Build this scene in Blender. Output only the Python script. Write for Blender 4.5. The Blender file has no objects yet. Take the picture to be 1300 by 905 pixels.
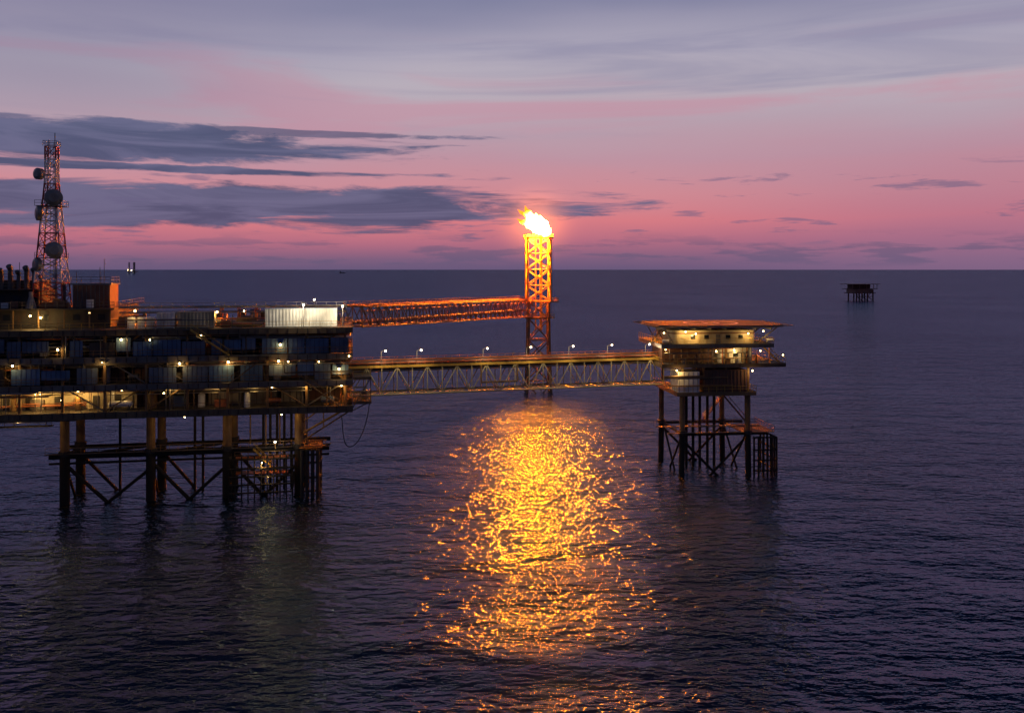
import bpy, math, random, bmesh
from mathutils import Vector, Matrix, noise as mnoise
random.seed(7)
S = bpy.context.scene
S.view_settings.view_transform = 'Standard'
S.view_settings.look = 'None'
S.view_settings.exposure = 0

def lin(r, g, b):
    f = lambda c: (c/255/12.92) if c/255 <= 0.04045 else ((c/255+0.055)/1.055)**2.4
    return (f(r), f(g), f(b), 1.0)

# ------------------------------------------------------------------ materials
def mat(name, col, rough=0.6, metal=0.0, rust=0.3, rustcol=(0.10, 0.045, 0.02, 1), scale=0.6):
    m = bpy.data.materials.new(name); m.use_nodes = True
    nt = m.node_tree; bs = nt.nodes['Principled BSDF']
    geo = nt.nodes.new('ShaderNodeNewGeometry')
    mp = nt.nodes.new('ShaderNodeMapping'); mp.inputs['Scale'].default_value = (1, 1, 0.35)
    nt.links.new(geo.outputs['Position'], mp.inputs[0])
    n1 = nt.nodes.new('ShaderNodeTexNoise'); n1.inputs['Scale'].default_value = scale*2.4
    n1.inputs['Detail'].default_value = 5; n1.inputs['Roughness'].default_value = 0.65
    nt.links.new(mp.outputs[0], n1.inputs[0])
    rp = nt.nodes.new('ShaderNodeValToRGB')
    rp.color_ramp.elements[0].position = 0.62 - 0.3*rust; rp.color_ramp.elements[1].position = 0.74
    rp.color_ramp.elements[0].color = (0, 0, 0, 1); rp.color_ramp.elements[1].color = (rust*1.8 if rust < .5 else .9,)*3+(1,)
    nt.links.new(n1.outputs[0], rp.inputs[0])
    n2 = nt.nodes.new('ShaderNodeTexNoise'); n2.inputs['Scale'].default_value = 0.35
    n2.inputs['Detail'].default_value = 2
    nt.links.new(geo.outputs['Position'], n2.inputs[0])
    mr = nt.nodes.new('ShaderNodeMapRange'); mr.inputs[1].default_value = .3; mr.inputs[2].default_value = .7
    mr.inputs[3].default_value = 0.6; mr.inputs[4].default_value = 1.2
    nt.links.new(n2.outputs[0], mr.inputs[0])
    vm = nt.nodes.new('ShaderNodeVectorMath'); vm.operation = 'SCALE'
    vm.inputs[0].default_value = col[:3]
    nt.links.new(mr.outputs[0], vm.inputs['Scale'])
    mx = nt.nodes.new('ShaderNodeMix'); mx.data_type = 'RGBA'
    nt.links.new(rp.outputs[0], mx.inputs[0])
    nt.links.new(vm.outputs[0], mx.inputs[6]); mx.inputs[7].default_value = rustcol
    nt.links.new(mx.outputs[2], bs.inputs['Base Color'])
    bs.inputs['Roughness'].default_value = rough; bs.inputs['Metallic'].default_value = metal
    return m

def emit(name, col, s):
    m = bpy.data.materials.new(name); m.use_nodes = True
    nt = m.node_tree; nt.nodes.clear()
    e = nt.nodes.new('ShaderNodeEmission'); o = nt.nodes.new('ShaderNodeOutputMaterial')
    e.inputs[0].default_value = col; e.inputs[1].default_value = s
    m.cycles.emission_sampling = 'NONE'
    nt.links.new(e.outputs[0], o.inputs[0]); return m

M = dict(
    steel=mat('steel_grey_paint', (0.16, 0.145, 0.13), .55, .1, .4),
    dark=mat('dark_steel', (0.045, 0.041, 0.04), .7, .1, .35),
    deck=mat('deck_plate', (0.07, 0.062, 0.052), .75, .1, .4),
    edge=mat('deck_edge_paint', (0.17, 0.115, 0.06), .6, 0, .5),
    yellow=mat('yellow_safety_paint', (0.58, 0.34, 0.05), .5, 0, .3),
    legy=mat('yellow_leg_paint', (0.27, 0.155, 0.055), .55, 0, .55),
    orange=mat('red_orange_paint', (0.44, 0.13, 0.045), .55, 0, .35, (0.16, 0.06, 0.025, 1)),
    truss=mat('flare_bridge_paint', (0.34, 0.17, 0.07), .6, 0, .4, (0.12, 0.05, 0.025, 1)),
    pale=mat('pale_yellow_paint', (0.66, 0.56, 0.30), .5, 0, .25),
    white=mat('white_paint', (0.80, 0.79, 0.74), .5, 0, .12),
    cream=mat('cream_cladding', (0.50, 0.42, 0.27), .6, 0, .25),
    blue=mat('blue_tarpaulin', (0.085, 0.16, 0.29), .6, 0, .15),
    blueg=mat('blue_grey_cladding', (0.12, 0.165, 0.24), .6, 0, .25),
    pblue=mat('pale_blue_roof', (0.35, 0.50, 0.66), .5, 0, .1),
    brown=mat('brown_cladding', (0.18, 0.08, 0.045), .6, 0, .35),
    marine=mat('marine_growth_steel', (0.016, 0.014, 0.012), .85, 0, .6, (0.026, 0.014, 0.008, 1)),
    pipe=mat('galvanised_pipe', (0.33, 0.30, 0.26), .4, .4, .25),
    red=mat('red_tower_paint', (0.46, 0.05, 0.03), .5, 0, .2),
    glass=mat('dark_window', (0.02, 0.025, 0.03), .15, 0, .05),
    rubber=mat('black_rubber', (0.02, 0.02, 0.02), .6, 0, .05),
    helig=mat('helideck_green', (0.06, 0.085, 0.075), .9, 0, .15),
    lamp=emit('lamp_glass_warm', (1, 0.66, 0.24, 1), 28),
    lampw=emit('lamp_glass_white', (1, 0.86, 0.62, 1), 24),
)

# ------------------------------------------------------------------ builder
class B:
    def __init__(s, name, loc=(0, 0, 0), rz=0.0, k=1.7):
        s.name = name; s.acc = {}; s.e = bpy.data.objects.new(name, None)
        S.collection.objects.link(s.e); s.e.location = loc; s.e.rotation_euler = (0, 0, rz)
        s.e.empty_display_size = 2; s.nl = 0; s.cur = None; s.k = k
    def p(s, part, m):
        s.cur = s.acc.setdefault((part, m), ([], [])); return s
    def box(s, x0, x1, y0, y1, z0, z1):
        V, F = s.cur; k = len(V)
        V += [(x0,y0,z0),(x1,y0,z0),(x1,y1,z0),(x0,y1,z0),(x0,y0,z1),(x1,y0,z1),(x1,y1,z1),(x0,y1,z1)]
        F += [(k,k+3,k+2,k+1),(k+4,k+5,k+6,k+7),(k,k+1,k+5,k+4),(k+1,k+2,k+6,k+5),(k+2,k+3,k+7,k+6),(k+3,k,k+4,k+7)]
    def cyl(s, a, b, r, n=8, r2=None, cap=True):
        V, F = s.cur; k = len(V); a = Vector(a); b = Vector(b)
        r2 = r if r2 is None else r2
        d = (b-a)
        if d.length < 1e-5: return
        d.normalize()
        up = Vector((0, 0, 1)) if abs(d.z) < .95 else Vector((1, 0, 0))
        u = d.cross(up).normalized(); w = u.cross(d)
        off = math.pi/4 if n == 4 else 0
        for c, rr in ((a, r), (b, r2)):
            for i in range(n):
                t = 2*math.pi*i/n+off
                V.append(tuple(c+u*math.cos(t)*rr+w*math.sin(t)*rr))
        for i in range(n):
            j = (i+1) % n; F.append((k+i, k+n+i, k+n+j, k+j))
        if cap:
            F.append(tuple(k+i for i in range(n))); F.append(tuple(k+n+i for i in reversed(range(n))))
    def bm(s, a, b, w): s.cyl(a, b, w*.7071, 4)
    def rail(s, pts, h=1.1, sp=1.8, w=.06):
        for a, b in zip(pts[:-1], pts[1:]):
            a = Vector(a); b = Vector(b); L = (b-a).length
            for hh in (h, h*.52): s.bm(a+Vector((0,0,hh)), b+Vector((0,0,hh)), w)
            n = max(1, round(L/sp))
            for i in range(n+1):
                c = a.lerp(b, i/n); s.bm(c, c+Vector((0,0,h)), w)
    def tank(s, c, r, h, n=14):
        x, y, z = c; s.cyl((x,y,z), (x,y,z+h), r, n); s.cyl((x,y,z+h), (x,y,z+h+r*.35), r, n, r*.45)
    def lamp(s, x, y, z, P=250, m='lamp', col=(1, .60, .18), r=.17, light=True, d=(0,-.5,-.45)):
        V, F = s.acc.setdefault(('lamp_glass', m), ([], []))
        k = len(V); n = 8
        V.append((x,y,z+r)); V.append((x,y,z-r))
        for j in (-1, 0, 1):
            for i in range(n):
                t = 2*math.pi*i/n; q = math.cos(j*.85)
                V.append((x+r*q*math.cos(t), y+r*q*math.sin(t), z+r*math.sin(j*.85)))
        for i in range(n):
            i2 = (i+1) % n
            F.append((k+1, k+2+i2, k+2+i)); F.append((k, k+2+2*n+i, k+2+2*n+i2))
            for j in range(2):
                F.append((k+2+j*n+i, k+2+j*n+i2, k+2+(j+1)*n+i2, k+2+(j+1)*n+i))
        c0 = s.cur
        s.p('lamp_housing', 'dark').box(x-.3, x+.3, y-.25, y+.35, z+r+.02, z+r+.14); s.cur = c0
        if light:
            s.nl += 1
            L = bpy.data.lights.new(s.name+'_lamp', 'POINT'); L.energy = P*s.k; L.color = col; L.shadow_soft_size = .2
            o = bpy.data.objects.new('lamp_light_%d' % s.nl, L); S.collection.objects.link(o)
            o.parent = s.e; o.location = (x+d[0], y+d[1], z+d[2])
    def truss(s, p0, p1, w, h0, h1, n, rc, rb, X=True, vert=True):
        p0 = Vector(p0); p1 = Vector(p1); d = p1-p0
        sd = Vector((-d.y, d.x, 0)).normalized()*(w/2); st = []
        for i in range(n+1):
            t = i/n; c = p0.lerp(p1, t); h = h0+(h1-h0)*t; dn = Vector((0,0,-h))
            st.append((c-sd, c+sd, c-sd+dn, c+sd+dn))
        for k in range(4): s.cyl(st[0][k], st[-1][k], rc, 6)
        for i in range(n+1):
            a = st[i]
            if vert: s.cyl(a[0], a[2], rb, 5, cap=False); s.cyl(a[1], a[3], rb, 5, cap=False)
            s.cyl(a[0], a[1], rb, 5, cap=False); s.cyl(a[2], a[3], rb, 5, cap=False)
            if i < n:
                b = st[i+1]
                for (t, q) in ((0, 2), (1, 3)):
                    if X:
                        s.cyl(a[t], b[q], rb, 5, cap=False); s.cyl(a[q], b[t], rb, 5, cap=False)
                    elif i % 2: s.cyl(a[t], b[q], rb, 5, cap=False)
                    else: s.cyl(a[q], b[t], rb, 5, cap=False)
                s.cyl(a[2], b[3], rb, 5, cap=False)
    def done(s):
        for (part, m), (V, F) in s.acc.items():
            if not V: continue
            me = bpy.data.meshes.new(part); me.from_pydata(V, [], F); me.update()
            me.materials.append(M[m])
            o = bpy.data.objects.new('%s_%s' % (part, m) if part != 'lamp_glass' else part, me)
            S.collection.objects.link(o); o.parent = s.e
        return s.e

# ================================================================== PRODUCTION PLATFORM
RZ = math.radians(10.3); P0 = (-27.6, 153, 0)
def toW(x, y, z=0):
    c, n = math.cos(RZ), math.sin(RZ)
    return (P0[0]+x*c-y*n, P0[1]+x*n+y*c, z)
b = B('production_platform', P0, RZ, .82)
XL, YD = -80, 35
LV = [16.5, 21.0, 25.5, 30.0]
for i, z in enumerate(LV):
    b.p('deck_plates', 'deck').box(XL, 0, .14, YD, z-.3, z)
    b.p('deck_edge_beams', 'edge' if i in (0, 3) else 'steel')
    b.box(XL, .12, -.14, .13, z-(.95 if i != 0 else 1.1), z+.05)
    b.box(.01, .14, .14, YD, z-.9, z+.05)
    b.p('edge_stiffeners', 'dark')
    x = -1.0
    while x > XL: b.box(x-.06, x+.06, -.26, -.145, z-.85, z-.05); x -= 1.62
    b.p('deck_girders', 'dark')
    x = -3.0
    while x > XL:
        b.box(x-.15, x+.15, .15, YD-.1, z-1.0, z-.31); x -= 3.25
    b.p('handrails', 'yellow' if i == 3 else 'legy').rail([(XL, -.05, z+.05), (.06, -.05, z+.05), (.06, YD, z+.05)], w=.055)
# columns and x-bracing
for i in range(3):
    z0, z1 = LV[i], LV[i+1]-.31
    xs = [-1.2-6.5*k for k in range(12)]
    for y in (.8, 7.0, 16, 26, 34):
        for x in xs:
            b.p('columns', 'legy' if y < 1 else 'steel').box(x-.2, x+.2, y-.2, y+.2, z0, z1)
    for k in range(11):
        if random.random() < .5:
            x0, x1 = xs[k], xs[k+1]
            if random.random() < .5: x0, x1 = x1, x0
            b.p('diagonal_braces', random.choice(['steel', 'legy'])).cyl((x0, .8, z0), (x1, .8, z1), .13, 6)
# equipment & module clutter
for i in range(3):
    z0 = LV[i]
    x = -2.0
    while x > XL+6:        # recessed module walls
        w = random.uniform(3, 8); h = random.uniform(2.8, 4.1)
        yf = random.uniform(5.0, 7.5)
        m = random.choice(['dark', 'blueg', 'brown', 'steel', 'dark', 'cream' if i == 0 else 'dark'])
        b.p('equipment_modules', m).box(x-w, x, yf, yf+random.uniform(3, 7), z0+.01, z0+h)
        b.p('module_frames', 'dark')
        for q in range(int(w/1.1)):
            b.box(x-w+.4+q*1.1, x-w+.5+q*1.1, yf-.08, yf-.005, z0+.05, z0+h-.1)
        x -= w+random.uniform(.3, 1.6)
    b.p('inner_bulkhead', 'dark').box(XL+1, -1.0, 14.2, 14.4, z0+.01, z0+4.1)
    x = -1.5
    while x > XL+3:        # tanks, vessels, skids
        x -= random.uniform(1.5, 3.6); t = random.random(); y = random.uniform(1.8, 4.2)
        m = random.choice(['steel', 'pipe', 'legy', 'dark', 'white', 'orange', 'blueg'])
        if t < .3: b.p('pressure_vessels', m).tank((x, y, z0+.01), random.uniform(.35, .8), random.uniform(1.3, 2.8))
        elif t < .5:
            L = random.uniform(1.5, 3.5); r = random.uniform(.35, .7); zc = z0+r+.5
            b.p('pressure_vessels', m).cyl((x, y, zc), (x-L, y, zc), r, 14)
            b.cyl((x, y, zc), (x+r*.4, y, zc), r, 14, r*.5); b.cyl((x-L, y, zc), (x-L-r*.4, y, zc), r, 14, r*.5)
            b.p('vessel_saddles', 'dark').box(x-.5, x-.3, y-.4, y+.4, z0, zc-r*.6); b.box(x-L+.2, x-L+.4, y-.4, y+.4, z0, zc-r*.6)
            x -= L
        elif t < .8:
            w = random.uniform(.8, 2.2)
            b.p('skid_cabinets', m).box(x-w, x, y, y+random.uniform(.6, 1.5), z0+.02, z0+random.uniform(.9, 2.1)); x -= w
    for q in range(20):
        xa = random.uniform(XL, -8); xb = min(-.3, xa+random.uniform(8, 40))
        zz = z0+random.choice([random.uniform(2.6, 3.5), random.uniform(.4, 3.2)]); y = random.uniform(.35, 4.5); r = random.choice([.07, .1, .16, .24])
        m = random.choice(['pipe', 'steel', 'legy', 'orange', 'white', 'dark'])
        b.p('process_pipes', m).cyl((xa, y, zz), (xb, y, zz), r, 8)
        b.cyl((xa, y, zz), (xa, y, z0+(4.1 if random.random() < .5 else 0)), r, 8)
        b.cyl((xb, y, zz), (xb, y+2, zz), r, 8)
    for q in range(44):
        x = random.uniform(XL, -.5); y = random.uniform(.2, 5); r = random.choice([.05, .08, .13])
        b.p('process_pipes', random.choice(['pipe', 'steel', 'legy', 'dark'])).cyl((x, y, z0), (x, y, z0+4.15), r, 6)
    b.p('cable_trays', 'pipe').box(XL, -1, 1.3, 1.9, z0+3.15, z0+3.25)
# weather-cladding / tarpaulin panels along the two upper levels
for i in (1, 2):
    x = -.6
    while x > XL+4:
        w = random.uniform(1.6, 4.6)
        if random.random() < .86:
            h0 = random.choice([.15, .15, .9]); h = random.uniform(2.4, 3.3)
            m = random.choice(['blue', 'blueg', 'blueg', 'blue', 'dark'])
            yy = random.uniform(.32, .5)
            b.p('weather_cladding', m).box(x-w, x, yy, yy+.06, LV[i]+h0, LV[i]+min(h, h0+2.6))
            b.p('cladding_ribs', 'dark')
            q = x-w+.02
            while q < x: b.box(q, q+.05, yy-.05, yy-.004, LV[i]+h0, LV[i]+min(h, h0+2.6)); q += .75
        x -= w+random.choice([.15, .3, 1.0])
b.p('workshop_wall', 'cream').box(-60, -36, 4.4, 4.6, 16.52, 20.0)
b.p('workshop_doors', 'dark')
for x in (-57, -53.5, -49, -43, -39.5): b.box(x, x+1.0, 4.3, 4.395, 16.6, 18.7)
for q in range(10):
    xa = random.uniform(XL, -15); y = random.uniform(1, 12)
    b.p('underdeck_pipes', random.choice(['dark', 'steel'])).cyl((xa, y, 15.2-q*.03), (xa+random.uniform(6, 25), y, 15.2-q*.03), .14, 8)
b.p('lower_walkway', 'dark').box(-70, -50, 6, 7.2, 13.4, 13.55); b.rail([(-70, 6, 13.55), (-50, 6, 13.55)])
for x in (-68, -62, -56, -51): b.bm((x, 6.5, 13.5), (x, 6.5, 15.5), .12)
def stairs(bb, x0, z0, x1, z1, y, w=.9, n=16, m='yellow'):
    bb.p('stairs', m)
    for yy in (y, y+w): bb.bm((x0, yy, z0), (x1, yy, z1), .16); bb.bm((x0, yy, z0+1), (x1, yy, z1+1), .06)
    for k in range(n):
        t = (k+.5)/n; x = x0+(x1-x0)*t; z = z0+(z1-z0)*t
        bb.box(x-.13, x+.13, y, y+w, z-.02, z+.02)
        if k % 3 == 0:
            bb.bm((x, y, z), (x, y, z+1), .05)
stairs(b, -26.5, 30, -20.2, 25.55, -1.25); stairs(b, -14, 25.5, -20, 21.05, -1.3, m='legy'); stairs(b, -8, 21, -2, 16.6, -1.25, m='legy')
b.p('stair_landings', 'deck')
b.box(-27.8, -26.4, -1.4, -.27, 29.9, 30); b.box(-21, -13.3, -1.5, -.27, 25.4, 25.49); b.box(-21.5, -20, -1.5, -.27, 20.9, 20.99)
for z in (17.2, 21.4):
    b.p('end_balcony', 'deck').box(.16, 3.3, 0.3, 9, z-.18, z)
    b.p('end_balcony_rails', 'yellow').rail([(.2, .35, z), (3.25, .35, z), (3.25, 9, z)])
    b.p('end_balcony', 'edge').box(.16, 3.32, .1, .29, z-.5, z+.02)
b.p('end_balcony_braces', 'steel').bm((.1, .6, 16), (3.2, .6, 21.2), .18); b.bm((3.2, .6, 17.2), (3.2, .6, 21.2), .16); b.bm((.1, .6, 15.6), (3.1, .6, 17), .16)
for z in (18, 18.8, 19.5): b.p('end_pipes', 'pipe').cyl((.2, 1.2, z), (2.6, 1.2, z), .14); b.tank((2.2, 2.6, 17.2), .5, 1.6)
# top deck items
for q in range(16):
    xa = random.uniform(-40, -16); y = random.uniform(.8, 9); z = 30+random.uniform(.3, 1.6)
    b.p('top_deck_pipes', random.choice(['pipe', 'steel', 'orange', 'legy'])).cyl((xa, y, z), (min(-15, xa+random.uniform(3, 16)), y, z), random.choice([.08, .12, .2]))
for q in range(30):
    x = random.uniform(-40, -1); y = random.uniform(6.5, 30); h = random.uniform(.8, 2.6); w = random.uniform(.6, 2.6)
    b.p('top_deck_skids', random.choice(['steel', 'dark', 'brown', 'blueg', 'white', 'legy'])).box(x-w, x, y, y+w, 30.01, 30+h)
for q in range(26):
    x = random.uniform(-42, -.6); y = random.uniform(1, 25); h = random.uniform(1.5, 3.6)
    b.p('lamp_posts', 'steel').bm((x, y, 30), (x, y, 30+h), .09)
b.p('pipe_rack', 'orange')
for x in range(-23, -13, 3): b.bm((x, 9, 30), (x, 9, 33.2), .2); b.bm((x, 12, 30), (x, 12, 33.2), .2); b.bm((x, 9, 33.2), (x, 12, 33.2), .2)
for z in (32.4, 33.3):
    for y in (9.3, 10.2, 11.2): b.p('pipe_rack_pipes', 'pipe').cyl((-40, y, z), (-1, y, z), .16)
b.rail([(-40, 8.8, 33.0), (-1, 8.8, 33.0)])
# deckhouse on the left
DX = -3.0
b.p('deckhouse', 'dark').box(XL, -41, 7.5, 28, 30.01, 33.4)
b.p('deckhouse', 'brown').box(-44.3+DX, -38.3+DX, 8.2, 14, 33.42, 37.3)
b.p('deckhouse', 'blueg').box(-44.6+DX, -38.0+DX, 8.0, 14.3, 37.31, 37.6)
b.p('deckhouse_ribs', 'steel')
for k in range(9): b.box(-44.2+k*.7+DX, -44.1+k*.7+DX, 8.1, 8.19, 33.45, 37.2)
b.p('deckhouse', 'dark').box(-64, -53, 9, 18, 33.42, 36.6); b.box(-70, -55, 12, 22, 36.62, 38.1)
b.p('deckhouse', 'orange').box(-52.5, -47.8, 8.0, 8.3, 33.41, 34.3)
b.p('deckhouse_windows', 'glass')
for x in (-62, -59.5, -57, -54.5): b.box(x, x+1.2, 8.9, 8.98, 34.4, 35.5)
for x in (-75, -70, -64, -58, -52, -47, -43): b.box(x, x+1.1, 7.4, 7.48, 31.3, 32.3)
b.p('deckhouse_walkway', 'deck').box(XL, -40, 5.8, 7.45, 33.1, 33.35); b.box(XL, -52.5, 7, 8.9, 36.5, 36.6)
b.p('deckhouse_rails', 'steel').rail([(XL, 5.9, 33.35), (-40, 5.9, 33.35), (-40, 28, 33.35)]); b.rail([(XL, 7.1, 36.6), (-52.6, 7.1, 36.6)]); b.rail([(-44.5+DX, 8.1, 37.6), (-38.1+DX, 8.1, 37.6), (-38.1+DX, 14, 37.6)])
b.rail([(-66, 12.1, 38.1), (-55.2, 12.1, 38.1)])
for x in range(-76, -40, 4): b.p('deckhouse_posts', 'legy').bm((x, 6, 30), (x, 6, 33.1), .2)
b.p('exhaust_stacks', 'steel')
for x, h, r in ((-54.0, 39.6, .35), (-55.2, 39.9, .4), (-56.5, 39.2, .3), (-57.8, 40.1, .4), (-59.2, 39.5, .35), (-52.9, 38.4, .25), (-49.2, 37.2, .3)):
    b.cyl((x, 10, 33.4), (x, 10, h), r, 10); b.cyl((x, 10, h), (x-.1, 9.5, h+.5), r*1.15, 10)
b.p('whip_antennas', 'steel')
for x, z0, z1 in ((-42.4, 37.6, 41.8), (-43.1, 37.6, 40.4), (-46.9, 37.6, 39.6), (-56, 38, 41.2), (-59.5, 38, 40.9), (-50, 33.4, 36.2)):
    b.cyl((x, 9, z0), (x, 9, z1), .05, 5)
b.p('vent_hood', 'pipe').cyl((-53.4, 6.6, 33.4), (-53.4, 6.6, 35.4), .9, 12, .35); b.cyl((-53.4, 6.6, 35.4), (-53.4, 6.6, 36.2), .35, 12)
for k in range(16):
    x = random.uniform(-77, -43); w = random.uniform(.6, 2)
    b.p('roof_units', random.choice(['steel', 'dark', 'brown', 'white'])).box(x, x+w, 6.8, 8-.2+random.uniform(0, .15), 33.42, 33.4+random.uniform(.6, 2.0))
for x in (-37.2, -35.6, -34.2):
    b.p('lockers', 'white').box(x, x+1.1, 3, 4.2, 30.02, 31.9)
b.p('lockers', 'orange').box(-22.3, -20.6, 3.4, 4.6, 30.02, 31.2); b.p('lockers', 'legy').box(-19.8, -16.4, 5, 6.4, 30.02, 31.6)
# lights
for x, y, z, P in ((-53, 5, 32.2, 260), (-51.4, 5, 31.9, 260), (-36, 3, 33, 100), (-37.5, .1, 28.4, 50), (-40.4, 0, 24.7, 110), (-47.2, 0, 26.9, 50),
                   (-28.3, 0, 24.3, 110), (-20.5, 0, 24.4, 140), (-12.3, 0, 24.4, 140), (-12, 0, 27.2, 70), (-7.9, .5, 20.2, 90), (-16.4, .5, 20.2, 90),
                   (-22.7, .5, 20.2, 60), (-29.6, .5, 20.2, 60), (-51, 2.4, 19.7, 600), (-44.8, 2.4, 19.7, 600), (-57.5, 2.4, 19.7, 140), (-1.8, .5, 20.0, 140), (-2.2, 0, 22.9, 150),
                   (-38, 2.6, 19.8, 50), (-23, 4.8, 32.6, 100), (-54, 0, 24.4, 60)):
    b.lamp(x, y, z, P)
for x, y, z in ((-39.8, 0, 24.7), (-10.7, 0, 24.3), (-47.5, 2.8, 18.3), (-.5, -.4, 25.1), (-18.4, 4, 32.8), (-5.6, 0, 24.2), (-25, .5, 28.9), (-44, 6, 32.6), (-31, 1, 19.3), (-13.4, .5, 19.9), (-33, 0, 28.3)):
    b.lamp(x, y, z, 0, r=.12, light=False)
# under-deck floodlights
for x, y in ((-54, 3), (-28, 3), (-12, 3)):
    b.lamp(x, y, 14.9, 420, r=.15)
b.lamp(-1.6, 1.0, 33.6, 1100, 'lampw', (1, .8, .5), d=(-.6, -1, -.4)); b.lamp(-8.2, .4, 33.9, 1100, 'lampw', (1, .85, .58), d=(0, -1, -.5))
b.p('lamp_posts', 'steel').bm((-1.6, 1.4, 30), (-1.6, 1.4, 33.8), .1); b.bm((-8.2, .7, 30), (-8.2, .7, 34.1), .1)
b.lamp(-6.6, 6, 34.6, 0, 'lampw', light=False, r=.14); b.bm((-6.6, 6.3, 30), (-6.6, 6.3, 34.7), .1)
# jacket legs (two jackets: the visible one and one further left)
LX = [-48.2, -34.3, -21.6, -9.3]
for x in [-74.5]+LX:
    for y in (7, 16):
        b.p('jacket_legs', 'legy').cyl((x, y, 8.6), (x, y, 15.6), .75, 16)
        b.p('jacket_legs', 'marine').cyl((x, y-.0, -8), (x, y, 8.6), .82, 16)
        b.p('leg_collars', 'dark').cyl((x, y, 8.2), (x, y, 9.0), 1.0, 16); b.cyl((x, y, 15), (x, y, 15.55), 1.05, 16)
for y in (7, 16):
    for z, r in ((8, .38), (6.9, .2)):
        b.p('jacket_braces', 'marine').cyl((LX[0]-2.5, y, z), (-4, y, z), r, 10)
for i in range(3):
    b.cyl((LX[i], 16, 6.8), (LX[i+1], 16, -8.5), .3, 10)
    b.cyl((LX[i], 7, 6.8), (LX[i+1], 7, -7), .33, 10)
    b.cyl((LX[i+1], 7, 5.6), (LX[i]+2, 7, -4), .3, 10)
for x in LX:
    b.cyl((x, 7, 8), (x, 16, 8), .33, 10); b.cyl((x, 7, 7), (x, 16, -4), .25, 8)
for i in range(3): b.cyl((LX[i], 7, 8), (LX[i+1], 16, 8), .25, 8)
b.p('jacket_walkway', 'dark').box(-51, -4.5, 5.9, 6.9, 8.55, 8.65); b.box(-49, -4.5, 11, 12, 8.55, 8.65)
b.p('jacket_walkway_rails', 'legy').rail([(-34, 5.95, 8.65), (-4.6, 5.95, 8.65)], sp=1.5); b.rail([(-51, 5.95, 8.65), (-34, 5.95, 8.65)], sp=3)
b.p('risers', 'marine')
for x, y in ((-14.6, 11), (-13.4, 11), (-12.2, 12), (-16, 13), (-11, 13), (-28, 13), (-26.6, 13), (-41, 14)):
    b.cyl((x, y, -5), (x, y, 15.6), .24, 8)
b.p('riser_pipes', 'legy')
for x, y in ((-15.2, 9), (-12.8, 9.4), (-8, 9), (-18, 10)): b.cyl((x, y, 8.6), (x, y, 15.6), .14, 8)
# boat landing
b.p('boat_landing', 'marine')
for z in (1.2, 2.6, 4.0, 5.4, 7.0):
    b.cyl((-21, 4.2, z), (-10.2, 4.2, z), .17, 6)
for k in range(11): b.cyl((-21+k*1.08, 4.2, -1.5), (-21+k*1.08, 4.2, 7.6), .13, 6)
b.cyl((-21, 4.2, 7), (-21, 7, 7), .2); b.cyl((-10.2, 4.2, 7), (-10.2, 7, 7), .2); b.cyl((-21, 4.2, 2), (-21, 7, 4), .2); b.cyl((-10.2, 4.2, 2), (-10.2, 7, 4), .2)
b.p('boat_landing_deck', 'orange').box(-20, -11, 4.5, 7.0, 4.3, 4.42); b.box(-20, -11, 4.5, 6, 7.1, 7.2)
b.p('boat_landing_deck', 'legy').rail([(-20, 4.5, 7.2), (-11, 4.5, 7.2)], sp=1.2); b.rail([(-20, 4.5, 4.42), (-11, 4.5, 4.42)], sp=1.2)
stairs(b, -13, 4.4, -17, 8.6, 5, m='yellow', n=12)
b.p('boat_fenders', 'rubber')
for x in (-8.6, -7.7, -6.8, -5.9): b.cyl((x, 4.0, -1), (x, 4.0, 8.4), .34, 8)
b.p('boat_landing', 'marine')
for z in (1, 3.4, 6, 8.2): b.cyl((-9, 4.6, z), (-5.4, 4.6, z), .2, 6); b.cyl((-5.6, 4.6, z), (-5.6, 12, z), .2, 6)
for y in (6.5, 8.5, 10.5, 12): b.cyl((-5.6, y, -1.5), (-5.6, y, 8.4), .22, 6)
b.box(-9.2, -5.2, 4.6, 12, 8.4, 8.55)
b.lamp(-13.2, 4.2, 9.9, 130, 'lampw', (1, .85, .6), r=.16); b.lamp(-15.5, 4.6, 6.3, 240, r=.14); b.lamp(-14.4, 4.2, 3.9, 60, r=.1)
b.p('boat_landing_deck', 'legy').bm((-13.2, 5, 8.6), (-13.2, 4.6, 10.1), .1)
b.p('end_struts', 'legy').cyl((-9, 7, 10.6), (-1.2, 3, 15.5), .2, 8); b.cyl((-9, 7, 9.2), (-.3, 7, 14.6), .14, 8); b.cyl((-5, 7, 15.5), (-5, 7, 11.8), .12, 6); b.cyl((-9, 7, 12.5), (-5, 7, 15.4), .14, 6)
b.done()

# hanging hose
h = B('hanging_hose', P0, RZ); h.p('hose', 'rubber')
pts = []
for k in range(33):
    t = k/32; x = 3.0-4.9*t - .5*math.sin(math.pi*t); z = 17.0-2.3*t-(6.4)*math.sin(math.pi*t)**.75
    pts.append((x+.25*math.sin(t*7), .2, z))
for a, c in zip(pts[:-1], pts[1:]): h.cyl(a, c, .085, 6)
h.done()

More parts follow.
